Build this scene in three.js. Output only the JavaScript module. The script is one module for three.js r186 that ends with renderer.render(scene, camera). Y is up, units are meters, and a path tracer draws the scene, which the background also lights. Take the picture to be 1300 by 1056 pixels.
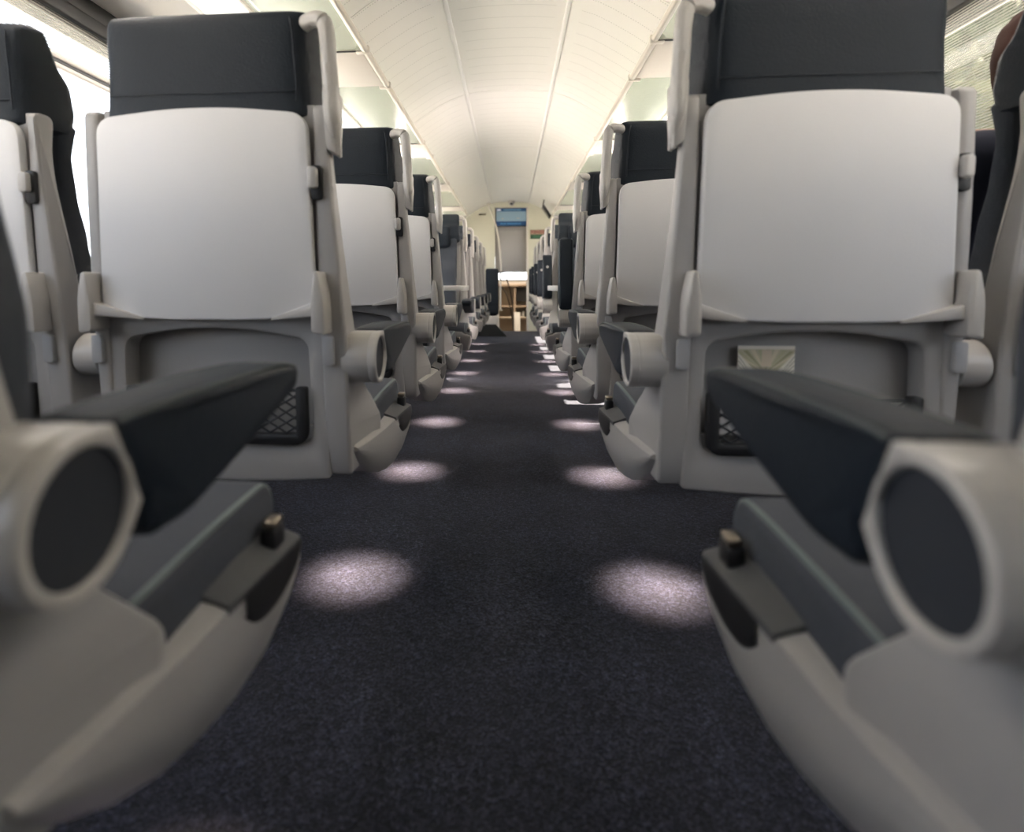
import * as THREE from 'three';
import { mergeGeometries, toCreasedNormals } from 'three/addons/utils/BufferGeometryUtils.js';
import { RoundedBoxGeometry } from 'three/addons/geometries/RoundedBoxGeometry.js';
import { MarchingCubes } from 'three/addons/objects/MarchingCubes.js';
import { RectAreaLightUniformsLib } from 'three/addons/lights/RectAreaLightUniformsLib.js';

// ---------------------------------------------------------------- camera, sky, sun, large lights, exposure
const W = 1300, H = 1056, F = 733.27, PSI = 0.0877, VX = 649.0, VY = 363.4;
const scene = new THREE.Scene();
const camera = new THREE.PerspectiveCamera(2 * Math.atan(H / 2 / F) * 180 / Math.PI, W / H, 0.02, 400);
camera.position.set(0.0196, 0.72, 0);
camera.rotation.y = PSI;
camera.setViewOffset(W, H, W / 2 - (VX - F * Math.tan(PSI)), H / 2 - VY, W, H);
camera.focus = 2.1; camera.userData.fStop = 2.2;

const renderer = new THREE.WebGLRenderer({ antialias: true });
renderer.toneMapping = THREE.LinearToneMapping;
renderer.toneMappingExposure = 1.15;
renderer.shadowMap.enabled = true;
RectAreaLightUniformsLib.init();

{ // hazy bright daytime sky, air only
  const w = 64, h = 32, d = new Float32Array(w * h * 4);
  for (let j = 0; j < h; j++) for (let i = 0; i < w; i++) {
    const e = Math.max(0, Math.sin(((j + 0.5) / h - 0.5) * Math.PI)), t = Math.pow(e, 0.6), k = (j * w + i) * 4;
    d[k] = 4.8 - 2.4 * t; d[k + 1] = 4.9 - 1.8 * t; d[k + 2] = 5.1 - 0.9 * t; d[k + 3] = 1;
  }
  const t = new THREE.DataTexture(d, w, h, THREE.RGBAFormat, THREE.FloatType);
  t.mapping = THREE.EquirectangularReflectionMapping; t.magFilter = THREE.LinearFilter; t.needsUpdate = true;
  scene.background = t;
}
const sun = new THREE.DirectionalLight(0xfff1dc, 75);
sun.position.set(10, 13.4, -3.6 - 4.5); sun.target.position.set(0, 0, -4.5);
sun.castShadow = true; sun.shadow.mapSize.set(4096, 4096);
Object.assign(sun.shadow.camera, { left: -9, right: 9, top: 9, bottom: -9, near: 0.5, far: 40 });
scene.add(sun, sun.target);
for (const s of [-1, 1]) {
  // the light line at the back of the luggage rack: one face down, one face up into the vault
  const dn = new THREE.RectAreaLight(0xfff4ea, 9.5, 0.15, 9.1);
  dn.position.set(s * 1.03, 1.715, -4.48); dn.lookAt(s * 1.03, 0, -4.48); scene.add(dn);
  const up = new THREE.RectAreaLight(0xfff0e9, 36, 0.05, 9.1);
  up.position.set(s * 0.915, 1.80, -4.48); up.lookAt(0, 2.02, -4.48); scene.add(up);
}

// ---------------------------------------------------------------- helpers
let seed = 7;
const rnd = () => { seed = (seed * 1664525 + 1013904223) >>> 0; return seed / 4294967296; };
const lerp = (a, b, t) => a + (b - a) * t, clamp = (x, a = 0, b = 1) => Math.min(b, Math.max(a, x));
const taken = {};
const numbered = n => { const k = taken[n] = (taken[n] ?? -1) + 1; return k ? n + '_' + String(k).padStart(3, '0') : n; };
function uvBox(g) {
  const p = g.attributes.position, n = g.attributes.normal, uv = new Float32Array(p.count * 2);
  for (let i = 0; i < p.count; i += 3) {
    let a = 0, b = 0, c = 0;
    for (let k = 0; k < 3; k++) { a += n.getX(i + k); b += n.getY(i + k); c += n.getZ(i + k); }
    a = Math.abs(a); b = Math.abs(b); c = Math.abs(c);
    for (let k = 0; k < 3; k++) {
      const x = p.getX(i + k), y = p.getY(i + k), z = p.getZ(i + k);
      const [u, v] = a > b && a > c ? [z, y] : b > c ? [x, z] : [x, y];
      uv[(i + k) * 2] = u; uv[(i + k) * 2 + 1] = v;
    }
  }
  g.setAttribute('uv', new THREE.BufferAttribute(uv, 2));
  return g;
}
function fin(g, crease = 0.6) {
  g = g.index ? g.toNonIndexed() : g.clone();
  for (const k of Object.keys(g.attributes)) if (k !== 'position') g.deleteAttribute(k);
  return uvBox(toCreasedNormals(g, crease));
}
const merge = list => list.length === 1 ? list[0] : mergeGeometries(list);
function mapV(g, fn) {            // moves every vertex
  const p = g.attributes.position, v = new THREE.Vector3();
  for (let i = 0; i < p.count; i++) { v.fromBufferAttribute(p, i); fn(v); p.setXYZ(i, v.x, v.y, v.z); }
  return g;
}
function flip(g) {                // reverses winding (non-indexed)
  const p = g.attributes.position.array;
  for (let i = 0; i < p.length; i += 9) for (let k = 0; k < 3; k++) { const t = p[i + 3 + k]; p[i + 3 + k] = p[i + 6 + k]; p[i + 6 + k] = t; }
  return g;
}
const box = (x0, x1, y0, y1, z0, z1) => { const g = new THREE.BoxGeometry(x1 - x0, y1 - y0, z1 - z0); g.translate((x0 + x1) / 2, (y0 + y1) / 2, (z0 + z1) / 2); return fin(g, 0.1); };
const rbox = (x0, x1, y0, y1, z0, z1, r = 0.005, seg = 2) => { const g = new RoundedBoxGeometry(x1 - x0, y1 - y0, z1 - z0, seg, r); g.translate((x0 + x1) / 2, (y0 + y1) / 2, (z0 + z1) / 2); return fin(g, 0.9); };
function mesh(name, geo, mat, parent) { const m = new THREE.Mesh(geo, mat); m.name = name; m.castShadow = m.receiveShadow = true; if (parent) parent.add(m); return m; }
function tag(o, label, category, group) { o.userData.label = label; o.userData.category = category; if (group) o.userData.group = group; return o; }
function thing(name, label, category, pos = [0, 0, 0], group) { const o = new THREE.Group(); o.name = numbered(name); o.position.set(...pos); tag(o, label, category, group); scene.add(o); return o; }
function struct(name, geo, mat, parent) { const m = mesh(name, geo, mat, parent ?? scene); if (!parent) m.userData.kind = 'structure'; return m; }
const tube = (pts, r, seg = 24, rad = 8) => fin(new THREE.TubeGeometry(new THREE.CatmullRomCurve3(pts.map(p => new THREE.Vector3(...p))), seg, r, rad), 1.2);
function shape(pts) { const s = new THREE.Shape(); pts.forEach((p, i) => i ? s.lineTo(p[0], p[1]) : s.moveTo(p[0], p[1])); s.closePath(); return s; }
function roundPoly(pts, r, n = 5) { // rounds every corner of a polygon; a third number is a corner's own radius
  const out = [], N = pts.length;
  for (let i = 0; i < N; i++) {
    const p = new THREE.Vector2(...pts[i].slice(0, 2)), a = new THREE.Vector2(...pts[(i + N - 1) % N].slice(0, 2)), b = new THREE.Vector2(...pts[(i + 1) % N].slice(0, 2));
    const rr = Math.min(pts[i][2] ?? r, a.distanceTo(p) * 0.48, b.distanceTo(p) * 0.48);
    const s = p.clone().add(a.sub(p).setLength(rr)), e = p.clone().add(b.sub(p).setLength(rr));
    for (let k = 0; k <= n; k++) { const t = k / n; out.push([(1 - t) ** 2 * s.x + 2 * t * (1 - t) * p.x + t * t * e.x, (1 - t) ** 2 * s.y + 2 * t * (1 - t) * p.y + t * t * e.y]); }
  }
  return out;
}
// outline in (x, y), thick from depth d0 (towards the seat's back) to d1
function slabXY(pts, d0, d1, bev = 0.003, holes = []) {
  const s = shape(pts); holes.forEach(h => s.holes.push(new THREE.Path(h.map(p => new THREE.Vector2(...p)))));
  const b = Math.min(bev, (d1 - d0) / 2.01);
  const g = new THREE.ExtrudeGeometry(s, { depth: d1 - d0 - 2 * b, bevelEnabled: b > 0, bevelThickness: b, bevelSize: b, bevelOffset: -b, bevelSegments: 2, curveSegments: 8 });
  g.translate(0, 0, -d1 + b);
  return g;
}
// outline in (d, y), thick from x0 to x1
function slabDY(pts, x0, x1, bev = 0.004, bs = 2) {
  const b = Math.min(bev, (x1 - x0) / 2.01);
  const g = new THREE.ExtrudeGeometry(shape(pts), { depth: x1 - x0 - 2 * b, bevelEnabled: b > 0, bevelThickness: b, bevelSize: b, bevelOffset: -b, bevelSegments: bs, curveSegments: 8 });
  g.translate(0, 0, x0 + b);
  return mapV(g, v => v.set(v.z, v.y, -v.x));        // a proper turn: (d, y, t) -> (t, y, -d)
}
// closed rings stacked into a skin
function skin(rings, capA = true, capB = true) {
  const pos = [], M = rings[0].length, tri = (a, b, c) => pos.push(...a, ...b, ...c);
  for (let i = 0; i + 1 < rings.length; i++) for (let j = 0; j < M; j++) {
    const k = (j + 1) % M, a = rings[i][j], b = rings[i][k], c = rings[i + 1][k], d = rings[i + 1][j];
    tri(a, b, c); tri(a, c, d);
  }
  const cap = (r, rev) => { const c = [0, 0, 0]; r.forEach(p => p.forEach((v, q) => c[q] += v / M)); for (let j = 0; j < M; j++) { const a = r[j], b = r[(j + 1) % M]; rev ? tri(c, b, a) : tri(c, a, b); } };
  if (capA) cap(rings[0], true); if (capB) cap(rings[rings.length - 1], false);
  const g = new THREE.BufferGeometry(); g.setAttribute('position', new THREE.Float32BufferAttribute(pos, 3)); return g;
}

// ---------------------------------------------------------------- textures and materials
function dataTex(n, fn, srgb, rep = 1) {
  const d = new Uint8Array(n * n * 4);
  for (let j = 0; j < n; j++) for (let i = 0; i < n; i++) { const c = fn(i, j), k = (j * n + i) * 4; d[k] = c[0]; d[k + 1] = c[1]; d[k + 2] = c[2]; d[k + 3] = 255; }
  const t = new THREE.DataTexture(d, n, n); t.wrapS = t.wrapT = THREE.RepeatWrapping; t.magFilter = THREE.LinearFilter; t.minFilter = THREE.LinearMipmapLinearFilter; t.generateMipmaps = true;
  if (srgb) t.colorSpace = THREE.SRGBColorSpace; t.repeat.set(rep, rep); t.needsUpdate = true; return t;
}
function tileNoise(n, cells) { // smooth value noise that tiles
  const g = Array.from({ length: cells * cells }, rnd), out = new Float32Array(n * n), sm = t => t * t * (3 - 2 * t);
  for (let j = 0; j < n; j++) for (let i = 0; i < n; i++) {
    const x = i / n * cells, y = j / n * cells, a = Math.floor(x), b = Math.floor(y), u = sm(x - a), v = sm(y - b), A = (a + 1) % cells, B = (b + 1) % cells;
    out[j * n + i] = lerp(lerp(g[b * cells + a], g[b * cells + A], u), lerp(g[B * cells + a], g[B * cells + A], u), v);
  }
  return out;
}
const NT = 512, nFine = tileNoise(NT, 256), nMid = tileNoise(NT, 90), nWide = tileNoise(NT, 7);
const grainTex = dataTex(NT, (i, j) => { const v = 255 * (0.5 * nFine[j * NT + i] + 0.5 * nMid[j * NT + i]); return [v, v, v]; }, false, 4);
const carpetVal = new Float32Array(NT * NT);
for (let i = 0; i < NT * NT; i++) carpetVal[i] = clamp(0.62 * nFine[i] + 0.38 * nMid[i]);
const carpetTex = dataTex(NT, (i, j) => {
  const q = j * NT + i, v = Math.pow(carpetVal[q], 1.6), w = 0.9 + 0.2 * nWide[q], f = rnd() < 0.05 ? 38 : 0;
  return [(8 + 62 * v) * w + f, (9 + 65 * v) * w + f, (15 + 79 * v) * w + f];
}, true, 1.7);
const carpetBump = dataTex(NT, (i, j) => { const v = 255 * carpetVal[j * NT + i]; return [v, v, v]; }, false, 1.7);
const std = (rgb, rough, o = {}) => { const m = new THREE.MeshPhysicalMaterial({ roughness: rough, ...o }); m.color.setRGB(...rgb); return m; };
const M = {
  armSeam: std([0.04, 0.052, 0.055], 0.6),
  shell: std([0.35, 0.339, 0.327], 0.45, { bumpMap: grainTex, bumpScale: 0.0002 }),
  tray: std([0.70, 0.69, 0.69], 0.5, { bumpMap: grainTex, bumpScale: 0.00015 }),
  light: std([0.45, 0.43, 0.405], 0.38, { clearcoat: 0.2, clearcoatRoughness: 0.3 }),
  leather: std([0.011, 0.016, 0.023], 0.55, { specularIntensity: 0.5, bumpMap: grainTex, bumpScale: 0.0005 }),
  fabric: std([0.055, 0.061, 0.074], 0.8, { bumpMap: grainTex, bumpScale: 0.0006, sheen: 0.2, sheenRoughness: 0.6 }),
  backCloth: std([0.032, 0.038, 0.048], 0.75, { bumpMap: grainTex, bumpScale: 0.0006 }),
  piping: std([0.13, 0.16, 0.16], 0.6),
  dark: std([0.035, 0.036, 0.038], 0.55, { bumpMap: grainTex, bumpScale: 0.0002 }),
  midgrey: std([0.075, 0.077, 0.08], 0.6, { bumpMap: grainTex, bumpScale: 0.0003 }),
  black: std([0.012, 0.012, 0.013], 0.5),
  pad: std([0.02, 0.023, 0.03], 0.75, { bumpMap: grainTex, bumpScale: 0.0003 }),
  slot: std([0.36, 0.36, 0.365], 0.5),
  cord: std([0.03, 0.032, 0.036], 0.8),
  brass: std([0.30, 0.26, 0.21], 0.35, { metalness: 0.8 }),
  steel: std([0.62, 0.60, 0.56], 0.28, { metalness: 1 }),
  carpet: std([1, 1, 1], 1, { map: carpetTex, bumpMap: carpetBump, bumpScale: 0.004 }),
  ceil: std([0.85, 0.835, 0.82], 0.4, { clearcoat: 0.15, clearcoatRoughness: 0.3 }),
  wall: std([0.66, 0.63, 0.57], 0.5),
  soffit: std([0.70, 0.655, 0.60], 0.5),
  endwall: std([0.60, 0.585, 0.47], 0.6),
  rail: std([0.58, 0.54, 0.48], 0.35),
  header: std([0.016, 0.016, 0.015], 0.55),
  table: std([0.72, 0.71, 0.69], 0.4),
  lamp: std([0.9, 0.9, 0.9], 0.5, { emissive: new THREE.Color(1, 0.95, 0.87), emissiveIntensity: 1.6 }),
  bulb: std([0.9, 0.9, 0.9], 0.5, { emissive: new THREE.Color(1, 0.9, 0.82), emissiveIntensity: 4 }),
  glass: new THREE.MeshPhysicalMaterial({ color: 0xffffff, transmission: 1, thickness: 0, roughness: 0, ior: 1.45 }),
  rackGlass: new THREE.MeshPhysicalMaterial({ color: new THREE.Color().setRGB(0.87, 0.91, 0.85), transmission: 0.8, thickness: 0, roughness: 0.25, ior: 1.5 }),
};

// ---------------------------------------------------------------- the setting
const XW = 1.45, ZB = -1.3, ZE = 9.35, ZX = 12.0;     // wall, behind the camera, floor edge, far end (depths)
const wins = [[-0.95, 0.75], [0.95, 2.75], [2.95, 4.75], [4.95, 6.75], [6.95, 8.75]];   // depth ranges of the windows
{
  const g = box(-1.55, 1.55, -0.12, 0, -ZE, -ZB); struct('floor', g, M.carpet);
  for (const s of [-1, 1]) {
    const X = (a, b) => s > 0 ? [a, b] : [-b, -a], list = [], [x0, x1] = X(XW, XW + 0.1);
    list.push(box(x0, x1, -2.3, 0.80, -ZX, -ZB), box(x0, x1, 1.60, 2.35, -ZX, -ZB));
    let z = ZB; for (const [a, b] of wins) { list.push(box(x0, x1, 0.8, 1.6, -a, -z)); z = b; }
    list.push(box(x0, x1, 0.8, 1.6, -ZX, -z));
    struct(s < 0 ? 'wall_left' : 'wall_right', merge(list), M.wall);
    const hd = X(XW - 0.012, XW); struct(s < 0 ? 'trim_1' : 'trim_2', rbox(hd[0], hd[1], 1.655, 1.717, -9.55, -ZB, 0.004), M.header);
    const h2 = X(XW - 0.03, XW + 0.01); struct(s < 0 ? 'trim_3' : 'trim_4', rbox(h2[0], h2[1], 1.60, 1.65, -9.55, -ZB, 0.006), M.header);
    wins.forEach(([a, b], i) => {
      const f = X(XW - 0.004, XW + 0.06), fr = merge([box(f[0], f[1], 0.78, 0.80 + 0.015, -b, -a), box(f[0], f[1], 1.585, 1.60, -b, -a), box(f[0], f[1], 0.815, 1.585, -a - 0.02, -a), box(f[0], f[1], 0.815, 1.585, -b, -b + 0.02)]);
      const w = struct('window_' + (i + 1 + (s > 0 ? wins.length : 0)), fr, M.header), gl = X(XW + 0.045, XW + 0.049);
      mesh('pane', box(gl[0], gl[1], 0.80, 1.6, -b, -a), M.glass, w);
    });
  }
  // vaulted ceiling: outer shell and the separate panels that line it
  const prof = t => { // t 0..1 from the crown to the light line
    const P = [[0, 2.12], [0.15, 2.116], [0.3, 2.10], [0.45, 2.045], [0.6, 1.955], [0.72, 1.87], [0.84, 1.80], [0.93, 1.765]];
    const u = t * (P.length - 1), i = Math.min(P.length - 2, Math.floor(u)), f = u - i; return [lerp(P[i][0], P[i + 1][0], f), lerp(P[i][1], P[i + 1][1], f)];
  };
  const shellC = merge([box(-1.55, 1.55, 2.25, 2.35, -ZX, -ZB)]);
  const ceiling = struct('ceiling', shellC, M.ceil);
  const perf = dataTex(512, (i, j) => { // rows of punched holes across the panel, one row every 0.128 m
    const y = j % 64, x = i % 8, row = Math.abs(y - 32) < 2 && x < 4 && (i % 512) > 40 && (i % 512) < 472; const v = row ? 215 : 255; return [v, v, v * 0.99];
  }, true, 1);
  M.ceilPerf = std([0.85, 0.835, 0.82], 0.4, { map: perf, clearcoat: 0.15, clearcoatRoughness: 0.3 });
  const joints = [-1.3, -0.82, 0.83, 2.48, 4.13, 5.78, 7.43, 9.08, 9.62];
  function ceilPanel(t0, t1, s0, s1, z0, z1, both) {
    const n = 12, pos = [], uv = [], top = [], pt = k => { const t = lerp(t0, t1, k / n), q = prof(Math.abs(t)); return [q[0] * (both ? Math.sign(t) : s0), q[1]]; };
    const put = (p, z, u) => { pos.push(p[0], p[1], -z); uv.push(u, z / 1.024); };
    for (let k = 0; k < n; k++) {
      const a = pt(k), b = pt(k + 1), A = [a[0], a[1] + 0.012], B = [b[0], b[1] + 0.012], u = k / n, v = (k + 1) / n;
      for (const [p, q, f] of [[a, b, 1], [A, B, -1]]) { const z = [[p, z0, u], [q, z0, v], [q, z1, v], [p, z0, u], [q, z1, v], [p, z1, u]]; (f * (both ? 1 : s0) > 0 ? z : z.reverse()).forEach(c => put(...c)); }
      for (const zz of [z0, z1]) { [[a, zz, u], [b, zz, v], [B, zz, v], [a, zz, u], [B, zz, v], [A, zz, u]].forEach(c => put(...c)); }
    }
    for (const k of [0, n]) { const a = pt(k), A = [a[0], a[1] + 0.012]; [[a, z0, 0], [a, z1, 0], [A, z1, 0], [a, z0, 0], [A, z1, 0], [A, z0, 0]].forEach(c => put(...c)); }
    let g = new THREE.BufferGeometry(); g.setAttribute('position', new THREE.Float32BufferAttribute(pos, 3)); g.setAttribute('uv', new THREE.Float32BufferAttribute(uv, 2));
    return toCreasedNormals(g, 0.5);
  }
  for (let i = 0; i + 1 < joints.length; i++) {
    const z0 = joints[i] + 0.003, z1 = joints[i + 1] - 0.003;
    mesh('ceiling_panel', ceilPanel(-2 / 7 + 0.008, 2 / 7 - 0.008, 1, 1, z0, z1, true), M.ceilPerf, ceiling);
    for (const s of [-1, 1]) mesh('ceiling_panel', ceilPanel(2 / 7 + 0.008, 1, s, s, z0, z1, false), M.ceilPerf, ceiling);
  }
  for (const s of [-1, 1]) {
    mesh('ceiling_bead', rbox(s * 0.3 - 0.012, s * 0.3 + 0.012, 2.088, 2.112, -9.62, -ZB, 0.008, 3), M.ceil, ceiling);
    const X = (a, b) => s > 0 ? [a, b] : [-b, -a], sf = X(1.115, XW);
    struct(s < 0 ? 'trim_5' : 'trim_6', box(sf[0], sf[1], 1.717, 1.732, -9.62, -ZB), M.soffit);
  }
  // end behind the camera
  struct('wall_back', box(-1.55, 1.55, -0.12, 2.35, -ZB, -ZB + 0.08), M.midgrey);
}

// ---------------------------------------------------------------- light lines and glass luggage racks
for (const s of [-1, 1]) {
  const side = s < 0 ? 'handrail side' : 'safety sign side', X = (a, b) => s > 0 ? [a, b] : [-b, -a];
  const l = thing('light_line', 'long white light strip behind the glass luggage rack, ' + side, 'ceiling light', [s * 1.03, 1.72, -4.3]);
  const loc = g => { g.translate(-s * 1.03, -1.72, 4.3); return g; };
  let a = X(0.955, 1.105); mesh('diffuser', loc(rbox(a[0], a[1], 1.722, 1.745, -9.05, 0.1, 0.006)), M.lamp, l);
  a = X(0.945, 1.12); mesh('housing', loc(box(a[0], a[1], 1.7455, 1.775, -9.6, 1.2)), M.soffit, l);
  const up = X(0.932, 0.944); mesh('cove_diffuser', loc(box(up[0], up[1], 1.772, 1.80, -9.05, 0.1)), M.lamp, l);

  const r = thing('luggage_rack', 'slim luggage rack of pale green glass behind a beige rail, ' + side, 'luggage rack', [s * 0.62, 1.76, -4.3]);
  const lr = g => { g.translate(-s * 0.62, -1.76, 4.3); return g; };
  mesh('rail', lr(tube([[s * 0.62, 1.76, 1.2], [s * 0.62, 1.76, -4], [s * 0.62, 1.76, -8.4]], 0.016, 8, 14)), M.rail, r);
  mesh('rail_end_cap', lr(rbox(s * 0.62 - 0.02, s * 0.62 + 0.02, 1.74, 1.78, -8.43, -8.395, 0.008)), M.rail, r);
  const gx = X(0.632, 0.94), cut = [-1.2, -0.37, 0.83, 1.28, 2.48, 2.93, 4.13, 4.58, 5.78, 6.23, 7.43, 7.88, 8.4];
  for (let i = 0; i + 1 < cut.length; i++) {
    const pane = i % 2 === 1, z0 = cut[i] + 0.006, z1 = cut[i + 1] - 0.006;
    if (pane) mesh('glass_pane', lr(box(gx[0], gx[1], 1.752, 1.760, -z1, -z0)), M.rackGlass, r);
    else {
      mesh('rack_panel', lr(rbox(gx[0], gx[1], 1.748, 1.762, -z1, -z0, 0.004)), M.soffit, r);
      mesh('rack_seal', lr(box(gx[0], gx[1], 1.747, 1.7515, -z0 - 0.001, -z0 + 0.008)), M.black, r);
    }
    const b = X(0.6, 0.66); mesh('rail_clip', lr(rbox(b[0], b[1], 1.742, 1.775, -z0 - 0.02, -z0 + 0.008, 0.005)), M.rail, r);
  }
}

// ---------------------------------------------------------------- roller blinds
{
  const stripes = new Uint8Array(4 * 64 * 4);
  for (let j = 0; j < 64; j++) for (let i = 0; i < 4; i++) { const v = j % 16 < 9 ? 205 : 70, k = (j * 4 + i) * 4; stripes[k] = stripes[k + 1] = stripes[k + 2] = v; stripes[k + 3] = 255; }
  const t = new THREE.DataTexture(stripes, 4, 64); t.wrapS = t.wrapT = THREE.RepeatWrapping; t.magFilter = THREE.LinearFilter; t.repeat.set(1, 28); t.needsUpdate = true;
  const fab = new THREE.MeshPhysicalMaterial({ color: 0x9c9a91, roughness: 0.9, alphaMap: t, transparent: true, transmission: 0.25, thickness: 0, side: THREE.DoubleSide });
  for (const s of [-1, 1]) wins.forEach(([a, b], i) => {
    const low = s < 0 ? 1.472 : i < 2 ? 1.138 : 1.565;
    const o = thing('roller_blind', (low < 1.3 ? 'striped roller blind pulled far down, ' : s > 0 ? 'nearly rolled up striped blind, ' : 'striped roller blind lowered a hand width, ') +
      (s < 0 ? 'handrail side, ' : 'safety sign side, ') + ['window closest to the back wall', 'second window from the back wall', 'window at the bay table', 'second window from the stairs', 'window closest to the stairs'][i], 'blind', [s * (XW - 0.012), low - 0.05, -(a + b) / 2]);
    const g = new THREE.PlaneGeometry(b - a - 0.02, 1.6 - low); g.rotateY(-s * Math.PI / 2); g.translate(0, 0.05 + (1.6 - low) / 2, 0);
    const uv = g.attributes.uv; for (let k = 0; k < uv.count; k++) uv.setY(k, uv.getY(k) * (1.6 - low));
    mesh('blind_fabric', g, fab, o);
    mesh('bottom_rail', rbox(-0.008, 0.008, 0.03, 0.05, -(b - a) / 2 + 0.01, (b - a) / 2 - 0.01, 0.004), low < 1.3 ? M.header : M.soffit, o);
    mesh('pull_bar', rbox(-0.006, 0.006, 0.001, 0.018, -(b - a) / 2 + 0.01, (b - a) / 2 - 0.01, 0.003), low < 1.3 ? M.header : M.soffit, o);
    mesh('rail_groove', box(-0.003, 0.003, 0.017, 0.031, -(b - a) / 2 + 0.01, (b - a) / 2 - 0.01), M.midgrey, o);
  });
}

// ---------------------------------------------------------------- seats
const LEAN = 0.085, lean = y => -(0.02 + LEAN * (y - 0.33));      // depth of the back line at a height
const shear = g => mapV(g, v => { v.z += LEAN * (v.y - 0.33); });
function interp(tab, y) { for (let i = 0; i + 1 < tab.length; i++) if (y <= tab[i + 1][0]) { const t = clamp((y - tab[i][0]) / (tab[i + 1][0] - tab[i][0])); const s = t * t * (3 - 2 * t); return lerp(tab[i][1], tab[i + 1][1], lerp(t, s, 0.4)); } return tab[tab.length - 1][1]; }
function cushion(y0, y1, n, halfW, back, front, conc, pow = 5, round = 0.02, flare = 0) {
  const rings = [], Mr = 56;
  for (let i = 0; i <= n; i++) {
    const t = i / n, y = lerp(y0, y1, t), e = Math.min(y - y0, y1 - y), sh = e < round ? round - Math.sqrt(Math.max(0, round * round - (round - e) ** 2)) : 0;
    const w = halfW(y) - sh, b = back(y) + sh, f = front(y) - sh, ring = [];
    for (let k = 0; k < Mr; k++) {
      const a = k / Mr * Math.PI * 2, c = Math.cos(a), s = Math.sin(a), X = w * Math.sign(c) * Math.abs(c) ** (2 / pow), q = Math.sign(s) * Math.abs(s) ** (2 / pow);
      let d = (b + f) / 2 + q * (f - b) / 2; if (s > 0) d -= conc(y) * (1 - (X / w) ** 2) * q;
      ring.push([X * (1 + flare * (q + 1) / 2), y, -d]);
    }
    rings.push(ring);
  }
  return skin(rings);
}
const FRONT = [[0.45, 0.13], [0.55, 0.13], [0.69, 0.122], [0.83, 0.08], [0.915, 0.045], [1.0, 0.026], [1.035, 0.035], [1.095, 0.055], [1.15, 0.045], [1.19, 0.005], [1.255, -0.03]];
// seat side skirt below the armrest: boat-shaped hull
// columns: depth, outer x, height of the outer top edge, keel height
const SK = [[0.0, 0.283, 0.388, 0.378], [0.02, 0.288, 0.389, 0.356], [0.05, 0.295, 0.391, 0.335], [0.09, 0.303, 0.394, 0.312], [0.14, 0.311, 0.397, 0.294], [0.20, 0.318, 0.401, 0.284], [0.26, 0.323, 0.403, 0.281], [0.31, 0.326, 0.402, 0.288], [0.35, 0.327, 0.400, 0.310], [0.373, 0.326, 0.398, 0.340], [0.386, 0.322, 0.395, 0.372], [0.391, 0.312, 0.392, 0.384]];
const skAt = d => { for (let i = 0; i + 1 < SK.length; i++) if (d <= SK[i + 1][0]) { const t = (d - SK[i][0]) / (SK[i + 1][0] - SK[i][0]); return SK[i].map((v, k) => lerp(v, SK[i + 1][k], t)); } return SK[SK.length - 1]; };
const skOuter = (d, t) => { const [, xt, yt, yb] = skAt(d), b = Math.sin(t * Math.PI) * 0.003; return [xt - 0.022 * t * t * t + b, lerp(yt, yb, t), -d]; };

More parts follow.
